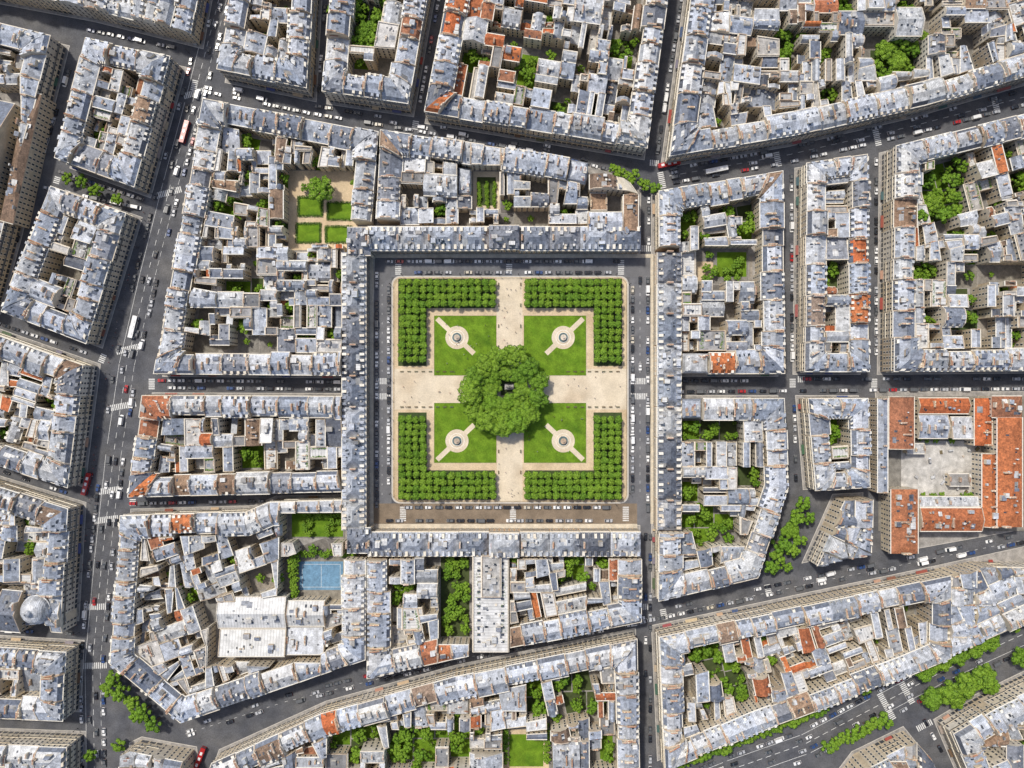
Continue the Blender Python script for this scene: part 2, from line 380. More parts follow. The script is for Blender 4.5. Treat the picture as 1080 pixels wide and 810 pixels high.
    if L>3.2 and D>3.2:
        lo,hi=((prof[1][0]+.04,.94-prof[1][0]) if roof=='mansard' else (.1,.86))
        for k in range(int(L*D/12*U(.6,1.5))):
            s0=U(.06,.87); t0=U(lo,hi-.05)
            if abs(t0-.5)<.08 and roof!='flat': continue
            kind=R()
            if kind<.34:
                w,d=U(.6,1.1)/L,U(.8,1.5)/D
                if t0<.5<t0+d: continue
                rbox(s0,s0+w,t0,t0+d,.0,.14,'iron' if R()<.4 else 'trim','glass')
            elif kind<.58:
                w,d=min(U(1.2,4),L*.4)/L,min(U(1.2,3.2),D*.35)/D
                if (t0<.5<t0+d and roof!='flat') or s0+w>.95 or t0+d>hi+.04: continue
                rbox(s0,s0+w,t0,t0+d,.0,.05+.012*(k%9),random.choice(('flat','slate','white','zinc','flat','slate','white')))
            elif kind<.84:
                rbox(s0,s0+U(.5,1.2)/L,t0,t0+U(.5,1.2)/D,-.3,U(.5,1.5),random.choice(('zinc','chim','trim','flat','white')),flat=True)
            elif kind<.94 and L>6 and D>6:
                rbox(s0,min(.93,s0+U(1.6,3.2)/L),t0,min(.93,t0+U(1.5,2.8)/D),-.5,U(1,2.3),random.choice(('chim','wall','trim')),random.choice(('zinc','flat','slate','white')),flat=True)
            else:
                x,y,z=P(s0,t0,zp(t0)); mb.limb((x,y,z),(x,y,z+2.5),.05,.04,'iron',3); mb.limb((x-.7,y,z+2.2),(x+.7,y,z+2.3),.04,.04,'iron',3)
    slots=[]
    for k in range(chim):
        if fw[k%2]: slots.append((.04/L,.8/L) if k%2==0 else (1-.8/L,1-.04/L))
    if chim and L>9.5: slots.append((.5-.4/L,.5+.4/L)); 
    if chim and L>13: slots.append((.27,.27+.75/L))
    for (sa,sb) in slots:
        if R()<.1 or D<4: continue
        ln=min(U(2,5.2),D*.42); t0=U(.12,.86-ln/D)
        zt=max(zp(t) for t in(t0,t0+ln/D,.5))+U(.5,1.6)
        zl=min(zp(t0),zp(t0+ln/D))-.5
        cm='chim' if R()<.7 else 'wall'
        mb.hexa([P(sa,t0,zl),P(sb,t0,zl),P(sb,t0+ln/D,zl),P(sa,t0+ln/D,zl),P(sa,t0,zt),P(sb,t0,zt),P(sb,t0+ln/D,zt),P(sa,t0+ln/D,zt)],cm)
        for j in range(int(ln/.55)):
            if R()<.15: continue
            x,y,z=P((sa+sb)/2,t0+(j+.5)*.55/D,zt); mb.cyl((x,y,z-.02),.17,.14,U(.4,.8),'pot',5)
    ang=math.atan2(p1[1]-p0[1],p1[0]-p0[0])
    mb.obj(name,c,ang)
def ngon_building(poly,h,rm='zinc',name='apartment_building',flat=False,street=False,z0=.1):
    p=ccw(simplify(poly)); n=len(p)
    if n<3 or abs(area(p))<8: return
    c=cen(p); mb=MB()
    p=[lerp(a,c,.02/max(1,dist(a,c))) for a in p]
    for i in range(n):
        a,b=p[i],p[(i+1)%n]
        mb.face([(*a,z0),(*b,z0),(*b,h),(*a,h)],'wall'); facade(mb,a,b,z0,h-.4,street=street and R()<.5)
    if flat:
        mb.face([(*a,h) for a in p],'flat')
        q=[lerp(a,c,.35/max(1,dist(a,c))) for a in p]
        for i in range(n):
            j=(i+1)%n
            mb.face([(*p[i],h+.6),(*p[j],h+.6),(*q[j],h+.6),(*q[i],h+.6)],'chim')
            mb.face([(*p[i],h),(*p[j],h),(*p[j],h+.6),(*p[i],h+.6)],'chim'); mb.face([(*q[i],h+.01),(*q[j],h+.01),(*q[j],h+.6),(*q[i],h+.6)],'chim')
    else:
        q=[lerp(a,c,min(.35,1.5/max(1,dist(a,c)))) for a in p]; q2=[lerp(a,c,.75) for a in p]
        for i in range(n):
            j=(i+1)%n
            mb.face([(*p[i],h),(*p[j],h),(*q[j],h+2.4),(*q[i],h+2.4)],rm)
            mb.face([(*q[i],h+2.4),(*q[j],h+2.4),(*q2[j],h+3.6),(*q2[i],h+3.6)],rm)
        mb.face([(*a,h+3.6) for a in q2],rm)
    e=max(range(n),key=lambda i:dist(p[i],p[(i+1)%n])); ang=math.atan2(p[(e+1)%n][1]-p[e][1],p[(e+1)%n][0]-p[e][0])
    for k in range(int(abs(area(p))/14)+1):
        a=lerp(lerp(p[random.randrange(n)],p[random.randrange(n)],R()),c,U(.25,.7))
        zz=h if flat else h+2.3
        mb.box((a[0],a[1],zz),(U(.6,2.4),U(.6,1.6),U(.5,1.9)),random.choice(('chim','trim','zinc','white','flat')),ang)
        if R()<.4: 
            for j in range(4): mb.cyl((a[0]+j*.5*math.cos(ang),a[1]+j*.5*math.sin(ang),zz+1.2),.17,.14,1.0,'pot',5)
    mb.obj(name,c,ang)
HOT=[(520,25,105,.6),(20,395,50,.35),(200,490,100,.2),(490,70,60,.4),(820,690,70,.3),(345,740,50,.3),(960,230,50,.15),(240,440,60,.22),(735,470,40,.15),(870,340,45,.25),(620,730,50,.2),(930,450,60,.4),(890,20,80,.15),(700,210,25,.5)]
def roofmat(c):
    px,py=c[0]/S+CX,CY-c[1]/S
    pr=.03
    for x,y,r,q in HOT:
        d=math.hypot(px-x,py-y)
        if d<r: pr=max(pr,q*(1-(d/r)**3))
    if R()<pr: return 'tile'
    t=R()
    return 'zinc' if t<.80 else('slate' if t<.90 else('browntile' if t<.935 else 'flat'))
def patch(poly,z,mi,name):
    mb=MB(); mb.face([(*a,z) for a in ccw(poly)],mi); return mb.obj(name,cen(poly),0)
RES=[]
def reserve(x0,y0,x1,y1):
    a=W(x0,y1); b=W(x1,y0); RES.append((a[0],a[1],b[0],b[1]))
def sub_all(p):
    ps=[p]
    for r in RES:
        nx=[]
        for q in ps:
            xs=[a for a,_ in q]; ys=[b for _,b in q]
            if max(xs)<=r[0] or min(xs)>=r[2] or max(ys)<=r[1] or min(ys)>=r[3]: nx.append(q)
            else: nx+=subtract(q,r)
        ps=nx
    return ps
GREEN=[(375,28,32),(825,55,18),(940,65,28),(985,215,25),(780,230,19),(745,445,22),(768,285,24),(870,285,16),(388,690,16),(650,60,16),(380,770,24),(440,780,22),(610,735,24),(765,700,20),(735,555,18),(835,560,16),(555,75,16),(235,725,16),(500,120,12),(640,790,18),(1010,330,18),(965,390,14),(480,775,16),(500,65,15),(210,490,12),(268,300,12),(590,120,12),(965,290,14),(270,160,12),(600,600,14),(420,620,14),(740,680,14),(1000,190,16),(870,460,14),(800,500,14),(560,735,14)]
def is_green(c):
    px,py=c[0]/S+CX,CY-c[1]/S
    return any(math.hypot(px-x,py-y)<r for x,y,r in GREEN)
def lerp_poly(q,c,t): return [lerp(a,c,t) for a in q]
def garden(q,z):
    c=cen(q); A=abs(area(q))
    patch(lerp_poly(q,c,.06),z+.02,'grass' if R()<.6 else 'hedge','garden_lawn')
    for k in range(max(2,int(A/24))):
        p=lerp(lerp(q[random.randrange(len(q))],q[random.randrange(len(q))],R()),c,U(.2,.8))
        if R()<.7:
            s=U(.5,1.05); inst('courtyard_tree',random.choice(MED),p[0],p[1],z,R()*6.28,(s,s,U(.8,1.2)))
        else: inst('shrub',random.choice(BUSH),p[0],p[1],z,R()*6.28,U(.7,1.4))
def cell(q,hb,zs):
    q=ccw(simplify(q))
    if len(q)<3 or abs(area(q))<8: return
    c=cen(q)
    if is_green(c): garden(q,zs); return
    t=R()
    if len(q)!=4:
        if t<.35: patch(lerp_poly(q,c,.02),zs+.01,'court','courtyard'); return
        ngon_building(q,hb-U(0,7),roofmat(c),flat=R()<.3,name='courtyard_building'); return
    i=max(range(4),key=lambda k:dist(q[k],q[(k+1)%4])); q=q[i:]+q[:i]
    if R()<.5: q=q[2:]+q[:2]
    if R()<.3: q=q[1:]+q[:1]
    def B(s0,s1,t0,t1):
        f=lambda s,t: lerp(lerp(q[0],q[1],s),lerp(q[3],q[2],s),t)
        return [f(s0,t0),f(s1,t0),f(s1,t1),f(s0,t1)]
    if t<.08: 
        patch(lerp_poly(q,c,.02),zs+.01,'court','courtyard')
        if R()<.5: inst('courtyard_tree',random.choice(MED),c[0],c[1],zs,0,U(.4,.9))
        return
    if t<.13: garden(q,zs); return
    rf=lambda: random.choice(('gable','mono','mono2','gable','flat','mansard','gable'))
    def bl(sub,h):
        r=rf(); rm=roofmat(c)
        if r=='flat': rm='flat' if R()<.6 else 'white'
        if rm=='flat': r='flat'
        building(sub,h,r,rm,name='courtyard_building',sides=(1,1,1,1),street=False,fw=(R()<.6,R()<.6),chim=random.choice((0,1,2,2)),dorm=.6)
    hh=hb-random.choice((0,0,1,1,2,3,5,8))+U(-.7,.7)
    if t<.32: bl(q,hh); return
    a=U(.40,.58); b=U(.34,.5)
    bl(B(0,1,0,a),hh)
    u=R()
    if u<.45:
        bl(B(0,b,a,1),hb-random.choice((0,1,2,4,8))+U(-.7,.7)); rest=B(b,1,a,1)
    elif u<.7:
        bl(B(0,b*.7,a,1),hb-random.choice((0,1,3,6))+U(-.5,.5)); bl(B(1-b*.6,1,a,1),hb-random.choice((0,1,3,8))+U(-.5,.5)); rest=B(b*.7,1-b*.6,a,1)
    elif u<.85:
        bl(B(0,1,1-b*.6,1),hb-random.choice((0,1,3,6))); rest=B(0,1,a,1-b*.6)
    else: rest=B(0,1,a,1)
    patch(lerp_poly(rest,cen(rest),.02),zs+.01,'court','courtyard')
    if R()<.18: garden(rest,zs)
    elif R()<.2:
        building(lerp_poly(rest,cen(rest),.3),U(3,4.5),'mono','zinc',name='courtyard_shed',street=False,chim=0)
NB=0
def block(pts,h=16,D=11.5,side=1.6,raw=False,target=14):
    global NB; NB+=1
    p=ccw([W(*a) for a in pts]); n=len(p)
    if not raw:
        ds=[]
        for i in range(n):
            a,b=p[i],p[(i+1)%n]; d=dist(a,b); nx,ny=(b[1]-a[1])/d,-(b[0]-a[0])/d
            mx,my=(a[0]+b[0])/2,(a[1]+b[1])/2
            ds.append(max(0,(nx*mx+ny*my))*(h+1)/H)
        p=offset(p,ds)
    zs=.12+NB*.004
    sw=offset(p,[-side]*n); si=offset(p,[-side+.3]*n)
    mb=MB(); b=[(*a,0) for a in sw]; t=[(*a,zs) for a in sw]; t2=[(*a,zs) for a in si]
    for i in range(n):
        j=(i+1)%n; mb.face([b[i],b[j],t[j],t[i]],'kerb'); mb.face([t[i],t[j],t2[j],t2[i]],'kerb')
    mb.face(t2,'pave'); mb.obj('pavement',(0,0),0)
    inner=offset(p,[D]*n); ok=area(inner)>30
    for i in range(n):
        a,b2=p[i],p[(i+1)%n]; c,d=inner[i],inner[(i+1)%n]
        if (b2[0]-a[0])*(d[0]-c[0])+(b2[1]-a[1])*(d[1]-c[1])<=0: ok=False
    if not ok:
        cells=[]; splitp(p,13,cells)
        for q in cells:
            for r in sub_all(q):
                r=ccw(simplify(r))
                if len(r)==4:
                    i=max(range(4),key=lambda k:dist(r[k],r[(k+1)%4])); r=r[i:]+r[:i]
                    building(r,h+U(-2,2),random.choice(('mansard','gable','mansard')),roofmat(cen(r)),sides=(1,1,1,1),fw=(R()<.6,R()<.6))
                else: ngon_building(r,h+U(-2,2),roofmat(cen(r)),street=True)
        return
    hc=[h+U(-1,1.2)]*n
    for i in range(n):
        a,b2=p[i],p[(i+1)%n]; ia,ib=inner[i],inner[(i+1)%n]
        L=dist(a,b2); ws=[]; tot=0
        while tot<L:
            w=U(8,19); ws.append(w); tot+=w
        ws=[w*L/tot for w in ws]; k=len(ws)
        if k==1: ws=[L/2,L/2];k=2
        s=0; Li=dist(ia,ib); ux,uy=(b2[0]-a[0])/L,(b2[1]-a[1])/L
        pa=(ia[0]-a[0])*ux+(ia[1]-a[1])*uy
        for j,w in enumerate(ws):
            s0,s1=s,s+w; s+=w
            def innerp(sv,first,last):
                if first: return ia
                if last: return ib
                return lerp(ia,ib,min(.97,max(.03,(sv-pa)/max(.1,Li))))
            f,l=(j==0),(j==k-1)
            A,Bq=lerp(a,b2,s0/L),lerp(a,b2,s1/L)
            C,Dq=innerp(s1,False,l),innerp(s0,f,False)
            hh=h+U(-2.2,1.8) if not(f or l) else hc[i]
            cut=1 if (f or l) else U(.8,1.05)
            q=[A,Bq,lerp(Bq,C,cut),lerp(A,Dq,cut)]
            pcs=sub_all(q)
            rm=roofmat(cen(q)); 
            if rm=='flat': rm='zinc'
            rt='mansard' if R()<.72 or f or l else 'gable'
            if len(pcs)==1 and pcs[0] is q:
                building(q,hh,rt,rm,fw=(not f,not l),chim=4 if dist(A,Bq)>8 else 2,lower='slate' if R()<.45 else None,dorm=random.choice((.95,.9,.8,.3)))
            else:
                for r in pcs:
                    r=ccw(simplify(r))
                    if len(r)==4: building(r,hh,'gable',rm,sides=(1,1,1,1))
                    elif len(r)>2: ngon_building(r,hh,rm)
    cells=[]; splitp(inner,target,cells)
    for q in cells:
        for r in sub_all(q): cell(r,h-.5,zs)
# ------------------------------------------------------------ reserved special areas
for r in [(305,182,376,262),(300,582,366,632),(303,536,366,568),(228,628,304,694),(497,583,538,690),(464,574,496,672),
          (498,180,528,222),(925,408,1082,592),(618,168,674,248),(0,622,66,668),(0,98,40,240),
          (366,240,392,582),(388,240,674,269),(366,556,674,584),(686,268,714,556),(730,262,790,300),(530,768,580,812),(300,632,345,690)]:
    reserve(*r)
# ------------------------------------------------------------ ground
mb=MB(); g=3000; mb.face([(-g,-g,0),(g,-g,0),(g,g,0),(-g,g,0)],'asphalt'); mb.obj('ground')
block([(-70,-60),(232,-60),(212,48),(100,20),(-70,-12)],h=17)
block([(90,40),(196,63),(157,205),(57,168)],h=18)
block([(-80,5),(72,42),(20,250),(-2,330),(-80,310)],h=16)
block([(52,196),(147,230),(105,368),(0,328)],h=17)
block([(-80,320),(0,350),(103,386),(86,520),(-80,465)],h=17)
block([(-80,480),(88,532),(80,662),(-80,652)],h=16)
block([(-80,668),(86,678),(82,762),(-80,756)],h=17)
block([(-80,768),(88,774),(86,870),(-80,870)],h=17)
block([(252,-60),(340,-60),(331,104),(227,82)],h=17)
block([(352,-60),(466,-60),(434,120),(339,106)],h=17)
block([(482,-60),(712,-60),(681,166),(446,127)],h=17)
block([(732,-60),(1160,-60),(1160,64),(960,122),(830,152),(700,174)],h=18)
block([(214,104),(404,140),(392,268),(390,396),(162,394),(184,270)],h=15)
block([(406,146),(560,168),(660,186),(673,200),(672,268),(400,268)],h=15,raw=True)
block([(150,417),(390,418),(390,518),(135,524)],h=15)
block([(127,540),(268,536),(292,526),(390,524),(390,694),(190,762),(116,700)],h=15)
block([(392,557),(672,557),(672,648),(480,686),(392,706)],h=15,raw=True)
block([(690,202),(826,180),(828,394),(690,394)],h=16)
block([(841,173),(916,162),(918,392),(839,392)],h=16,D=10)
block([(930,158),(1160,100),(1160,390),(928,392)],h=17)
block([(690,420),(828,420),(832,515),(800,610),(690,636)],h=16)
block([(842,420),(916,420),(918,514),(850,518)],h=16,D=10)
block([(880,524),(921,522),(920,585),(846,600)],h=16)
block([(926,416),(1160,416),(1160,548),(940,588)],h=13)
block([(690,662),(860,626),(985,600),(985,683),(945,700),(790,758),(696,798)],h=17,D=10.5,raw=True)
block([(985,600),(1160,562),(1160,603),(985,682)],h=17,raw=True)
block([(226,796),(345,742),(482,704),(672,665),(676,870),(200,870)],h=16)
block([(870,835),(900,795),(955,768),(985,805),(1010,870),(860,870)],h=17,D=9)
block([(988,760),(1030,735),(1160,672),(1160,870),(1035,870)],h=18)
block([(125,792),(150,780),(205,790),(212,870),(120,870)],h=16,D=9)
# ------------------------------------------------------------ specials
def rectb(x0,y0,x1,y1,h,roof,rm,horiz=True,name='apartment_building',**k):
    a=[WR(x0,y1,h),WR(x1,y1,h),WR(x1,y0,h),WR(x0,y0,h)]
    if not horiz: a=a[1:]+a[:1]
    building(a,h,roof,rm,name=name,sides=(1,1,1,1),street=False,**k)
def pav(quad,center=False):
    building(quad,13.5 if not center else 17,'hip','slate' if R()<.3 else 'zinc',name='brick_pavilion',sides=(1,0,1,0),rise=5.2,wall='brick',dorm=1,arc=True,chim=0,shrink=.05)
def chimwall(x,y,ang,z):
    mb=MB(); mb.box((x,y,z-6),(.9,3.2,8),'chim',ang)
    for j in range(5):
        d=(j-2)*.6; mb.cyl((x-d*math.sin(ang),y+d*math.cos(ang),z+2),.2,.15,.8,'pot',5)
    mb.obj('chimney_stack',(x,y),ang)
dp=24
for i in range(9):
    a=392+i*280/9; b=392+(i+1)*280/9; c=i==4
    pav([W(a,268),W(b,268),W(b,268-dp),W(a,268-dp)],c)
    pav([W(b,557),W(a,557),W(a,557+dp),W(b,557+dp)],c)
    a=270+i*285/9; b=270+(i+1)*285/9
    pav([W(390,b),W(390,a),W(390-dp,a),W(390-dp,b)],False)
    pav([W(689,a),W(689,b),W(689+dp,b),W(689+dp,a)],False)
    for (x,y,an) in((a+122,256,0),(a+122,569,0)):
        X,Y=W(x,y); chimwall(X,Y,an,15.5)
    for x in(378,701):
        X,Y=W(x,a); chimwall(X,Y,math.pi/2,15.5)
rectb(366,240,391,269,15,'hip','slate'); rectb(366,557,391,583,15,'hip','slate')
def prect(x0,y0,x1,y1,z,mi,name): return patch([W(x0,y1),W(x1,y1),W(x1,y0),W(x0,y0)],z,mi,name)
prect(304,180,378,264,.40,'gravel','formal_garden_gravel')
for a in((315,208,340,228),(346,214,372,232),(313,236,338,256),(344,239,371,256)):
    prect(*a,.42,'grass','parterre_lawn')
    mb=MB()
    for k in range(1300):
        t=R(); e=random.randrange(4)
        x=a[0]+t*(a[2]-a[0]) if e<2 else a[0 if e==2 else 2]
        y=a[1]+t*(a[3]-a[1]) if e>1 else a[1 if e==0 else 3]
        X,Y=W(x+U(-1.4,1.4),y+U(-1.4,1.4)); leafquad(mb,(X,Y,U(.4,1.2)),(0,0,1),U(.15,.28),random.choice(('leaf2','leaf3','leaf3')))
    mb.obj('box_hedge',W(a[0],a[1]))
tree(338,199,7.6); tree(372,190,2.6); tree(318,195,2.5)
prect(300,582,366,632,.40,'court','schoolyard'); prect(316,592,362,622,.42,'blue','sports_court')
mb=MB()
def line(mb,x0,y0,x1,y1,w,z=.43,mi='paint'):
    a,b=W(x0,y0),W(x1,y1); L=dist(a,b); nx,ny=-(b[1]-a[1])/L*w/2,(b[0]-a[0])/L*w/2
    mb.face([(a[0]-nx,a[1]-ny,z),(b[0]-nx,b[1]-ny,z),(b[0]+nx,b[1]+ny,z),(a[0]+nx,a[1]+ny,z)],mi)
for l in((319,595,359,595),(319,619,359,619),(319,595,319,619),(359,595,359,619),(339,595.2,339,618.8)): line(mb,*l,.15,z=.424+.002*len(mb.f))
mb.obj('court_lines')
for k in range(14): tree(307+U(-3,3),584+k*3.6,U(2,3.4),'courtyard_tree')
for k in range(12): tree(367+U(-2,3),583+k*4.4,U(1.8,3.2),'courtyard_tree')
for k in range(12): tree(314+k*4.4,587+U(-2,1),U(1.6,2.4),'courtyard_tree')
prect(304,537,364,567,.40,'court','courtyard'); prect(308,540,362,566,.42,'grass','garden_lawn')
for k in range(34): tree(311+U(0,50),543+U(0,22),U(1.2,2.2),'courtyard_tree')
rectb(230,630,302,662,13,'gable','white',rise=3,name='market_hall',chim=0); rectb(232,664,302,690,12,'mono','white',name='market_hall',chim=0)
rectb(303,634,343,660,12,'gable','white',name='institution_hall',chim=1); rectb(303,662,343,688,10,'mono','zinc',name='institution_hall',chim=1)
rectb(499,586,536,688,14,'flat','white',False,name='institution_hall',chim=0); rectb(508,586,528,630,17,'flat','flat',False,name='institution_hall',chim=0)
mb=MB()
for k in range(12):
    for s_ in(0,1):
        x,y=WR(505+s_*25,594+k*7.5,14); mb.box((x,y,14.02),(1.6,1.2,.5),'trim',0,'glass')
mb.obj('roof_skylight_row')
prect(465,575,495,671,.40,'hedge','garden_bed')
for k in range(40): tree(468+U(0,24),580+U(0,88),U(1.8,3.6),'courtyard_tree')
prect(499,181,527,221,.40,'gravel2','courtyard'); prect(503,187,523,217,.42,'hedge','garden_bed')
for k in range(16):
    for x in(505,521,513): tree(x+U(-1,1),189+k*1.7,U(.9,1.3),'clipped_hedge')
# corner building at the north-east angle of the upper block
polyq=lambda pts,h:[WR(x,y,h) for x,y in pts]
building(polyq([(622,200),(622,184),(650,186),(650,200)][::-1],15),15,'mansard','browntile',sides=(1,1,1,1),fw=(True,False))
building(polyq([(650,200),(650,186),(664,192),(672,204)][::-1],15),15,'gable','cream',sides=(1,1,1,1),fw=(False,False),chim=1)
building(polyq([(658,244),(658,205),(673,205),(673,244)],15),15,'gable','browntile',sides=(1,1,1,1),chim=2)
rectb(620,224,657,244,15,'gable','zinc'); rectb(622,204,640,222,9,'mono','browntile')
def polyb(pts,h,roof,rm,**k):
    building([WR(x,y,h) for x,y in pts],h,roof,rm,sides=(1,1,1,1),street=False,**k)
polyb([(0,232),(14,236),(44,100),(28,97)],15,'hip','browntile',name='long_hipped_building',dorm=.0,rise=3)
polyb([(-26,222),(-8,226),(16,110),(-2,106)],14,'gable','slate',name='long_hipped_building')
def dome(px,py,r,h0):
    x,y=WR(px,py,h0); mb=MB()
    mb.box((x,y,.2),(r*3,r*2.6,h0-8),'wall',.1,'slate'); mb.cyl((x,y,h0-8),r,r,8,'wall',16)
    mb.lathe((x,y,h0),[(r*1.06,-.3),(r*1.06,.1),(r,.3),(r*.95,r*.35),(r*.8,r*.65),(r*.55,r*.9),(r*.22,r*1.05),(r*.2,r*1.35),(r*.05,r*1.5)],'zinc',24)
    for k in range(12):
        a=k*math.pi/6; mb.limb((x+r*math.cos(a),y+r*math.sin(a),h0+.2),(x+r*.75*math.cos(a),y+r*.75*math.sin(a),h0+r*.72),.2,.15,'trim',4)
        mb.box((x+r*1.02*math.cos(a),y+r*1.02*math.sin(a),h0-6),(.3,1.1,3.6),'glass',a)
    mb.obj('domed_church',(x,y))
dome(38,643,7,20)
polyb([(0,665),(22,667),(24,624),(2,622)],15,'gable','slate',name='church_nave'); polyb([(54,666),(66,667),(66,624),(54,624)],15,'gable','zinc')
prect(926,418,1082,560,.44,'court','schoolyard'); prect(950,465,1034,524,.46,'concrete','schoolyard_concrete')
for a in((938,418,964,474,12,False),(968,420,1022,436,10,True),(1028,420,1046,470,11,False),(1046,418,1078,440,14,True),(1052,440,1078,556,14,False),(940,516,968,584,13,False),(970,536,1036,560,11,True),(1036,478,1051,556,11,False)):
    rectb(*a[:5],'gable' if R()<.5 else 'hip','tile',a[5],name='red_roofed_school',dorm=.0,rise=2.4,chim=1)
for a in((968,438,1000,462,9,True),(1002,440,1026,462,8,True),(968,524,1034,534,7,True),(926,420,936,520,13,False),(955,468,975,478,4,True),(1000,500,1022,512,4,True)):
    rectb(*a[:5],random.choice(('mono','flat','gable')),random.choice(('zinc','zinc','flat')),a[5])
for k in range(14): tree(952+U(0,80),465+U(-2,2) if k%2 else 524,U(1.3,2.2),'courtyard_tree')
mb=MB()
for k in range(26):
    x,y=W(U(954,1030),U(470,520)); mb.box((x,y,.47),(U(.6,3),U(.5,1.6),U(.3,2.2)),random.choice(('flat','white','zinc','chim','wood')),R()*3)
mb.obj('building_materials')
prect(730,263,789,299,.42,'court','courtyard'); prect(733,276,752,297,.44,'gravel','garden_path'); prect(756,266,787,292,.44,'grass','garden_lawn')
for k in range(16): tree(735+U(0,52),266+U(0,30),U(1.8,3),'courtyard_tree')
prect(531,769,579,811,.42,'gravel','garden_path'); prect(537,774,573,808,.44,'grass','garden_lawn')
for k in range(14): tree(533 if k%2 else 577,770+k*3,U(1.6,2.8),'courtyard_tree')
# ------------------------------------------------------------ the square
def rrect(x0,y0,x1,y1,r,n=6):
    o=[]
    for cx_,cy_,a0 in((x1-r,y1-r,270),(x1-r,y0+r,0),(x0+r,y0+r,90),(x0+r,y1-r,180)):
        for k in range(n+1):
            a=math.radians(a0+90*k/n); o.append(W(cx_+r*math.cos(a),cy_-r*math.sin(a)))
    return o
patch([W(392,553),W(672,553),W(672,531),W(392,531)],.006,'asphaltw','sunlit_road')  # bottom road: brown sheet stands in for sun on the asphalt
patch([W(392,531),W(413,531),W(413,272),W(392,272)],.004,'asphaltg','road_surface')
patch([W(413,292),W(688,292),W(688,272),W(413,272)],.005,'asphaltg','road_surface')
patch([W(664,640),W(688,640),W(688,292),W(664,292)],.003,'asphaltg','road_surface')
mb=MB()
for i,a in enumerate(((392,268,689,272),(392,552.5,672,557),(390,272.2,394,552.3),(686,272.2,689,552.3))):
    x0,y0=W(a[0],a[3]); x1,y1=W(a[2],a[1]); mb.prism([(x0,y0),(x1,y0),(x1,y1),(x0,y1)],0,.25+.006*i,'kerb','cream')
mb.obj('arcade_pavement')
mb=MB(); o=rrect(413,291,663,531,9); i_=rrect(414.4,292.4,661.6,529.6,8); 
mb.prism(o,0,.16,'kerb','kerb'); mb.obj('park_kerb')
patch(i_,.165,'gravel','park_gravel')
patch([W(524,529),W(551,529),W(551,293),W(524,293)],.170,'gravel2','park_path')
patch([W(416,432),W(661,432),W(661,389),W(416,389)],.175,'gravel2','park_path')
def pr(x0,y0,x1,y1,z0,z1,side,top,name,r=0):
    mb=MB(); mb.prism(rrect(x0,y0,x1,y1,r) if r else [W(x0,y1),W(x1,y1),W(x1,y0),W(x0,y0)],z0,z1,side,top); return mb.obj(name,W(x0,y1))
for qx in(0,1):
    for qy in(0,1):
        fx=lambda x:x if not qx else 1076-x
        fy=lambda y:y if not qy else 821-y
        def rr(x0,y0,x1,y1): return (min(fx(x0),fx(x1)),min(fy(y0),fy(y1)),max(fx(x0),fx(x1)),max(fy(y0),fy(y1)))
        prect(*rr(420,294,522,325),.180,'hedge','tree_bed'); prect(*rr(420,325,450,386),.180,'hedge','tree_bed')
        pr(*rr(458,333,523.5,396),.17,.22,'kerb','grass','lawn')
        X,Y=fx(482),fy(356)
        mb=MB(); line(mb,fx(461),fy(336),X,Y,2.6,z=.228,mi='gravel2'); line(mb,X,Y,fx(500),fy(373),2.6,z=.228,mi='gravel2'); mb.obj('lawn_path')
        x,y=W(X,Y); mb=MB(); mb.cyl((x,y,.15),6.1,6.1,.085,'kerb',40,'gravel2'); mb.obj('fountain_terrace',(x,y))
        mb=MB()
        mb.lathe((x,y,.2),[(4.0,.0),(4.0,.12),(3.7,.12),(3.7,.04)],'trim',32)
        mb.lathe((x,y,.2),[(2.7,0),(2.75,.55),(2.5,.6),(2.4,.2)],'trim',28); mb.cyl((x,y,.2),2.42,2.42,.3,'water',28)
        mb.lathe((x,y,.4),[(.6,0),(.35,.5),(.3,1.3),(.5,1.5),(1.5,1.9),(1.55,2.05),(1.4,2.0),(.2,1.8),(.25,2.6),(.7,2.9),(.6,2.9),(.05,2.8)],'chim',20)
        for k in range(4):
            a=k*math.pi/2+.78; mb.limb((x+.3*math.cos(a),y+.3*math.sin(a),1.4),(x+.75*math.cos(a),y+.75*math.sin(a),1.2),.18,.1,'chim',6)
        mb.obj('stone_fountain',(x,y))
        mb=MB(); a=rr(458,333,523.5,396); P4=[W(a[0],a[1]),W(a[2],a[1]),W(a[2],a[3]),W(a[0],a[3])]
        for k in range(4):
            p_,q_=P4[k],P4[(k+1)%4]; n=14
            mb.limb((*p_,.7),(*q_,.7),.03,.03,'iron',4)
            for j in range(n):
                z=lerp(p_,q_,j/n); mb.limb((*z,.2),(*z,.7),.03,.03,'iron',3)
        mb.obj('low_railing')
        sp=7.35
        def lt(x,y):
            k=1-5/H; s=U(.96,1.14)
            inst('linden_tree',random.choice(LIN),x*k+U(-.3,.3),y*k+U(-.3,.3),.18,R()*6.28,(s,s,U(.86,1.16)))
        for a in range(14):
            for b in range(4): lt(*W(fx(424+a*sp),fy(298+b*sp)))
        for a in range(8):
            for b in range(4): lt(*W(fx(424+b*sp),fy(298+(a+4)*sp)))
mb=MB(); o=rrect(415.5,293.5,660.5,528.5,8); n=len(o)
for k in range(n):
    p_,q_=o[k],o[(k+1)%n]; L=dist(p_,q_)
    if L<.01: continue
    for z in(.5,1.5): mb.limb((*p_,z),(*q_,z),.03,.03,'iron',4)
    m=max(1,int(L/1.0))
    for j in range(m):
        z=lerp(p_,q_,j/m); mb.limb((*z,.16),(*z,1.8),.03,.02,'iron',3)
mb.obj('iron_fence')
ccx,ccy=532,413
for k in range(13):
    a=k*6.283/13+.2; rr_=U(.92,1.10)
    tree(ccx+34*rr_*math.cos(a),ccy+37.5*rr_*math.sin(a),U(6.2,7.6),'horse_chestnut_tree')
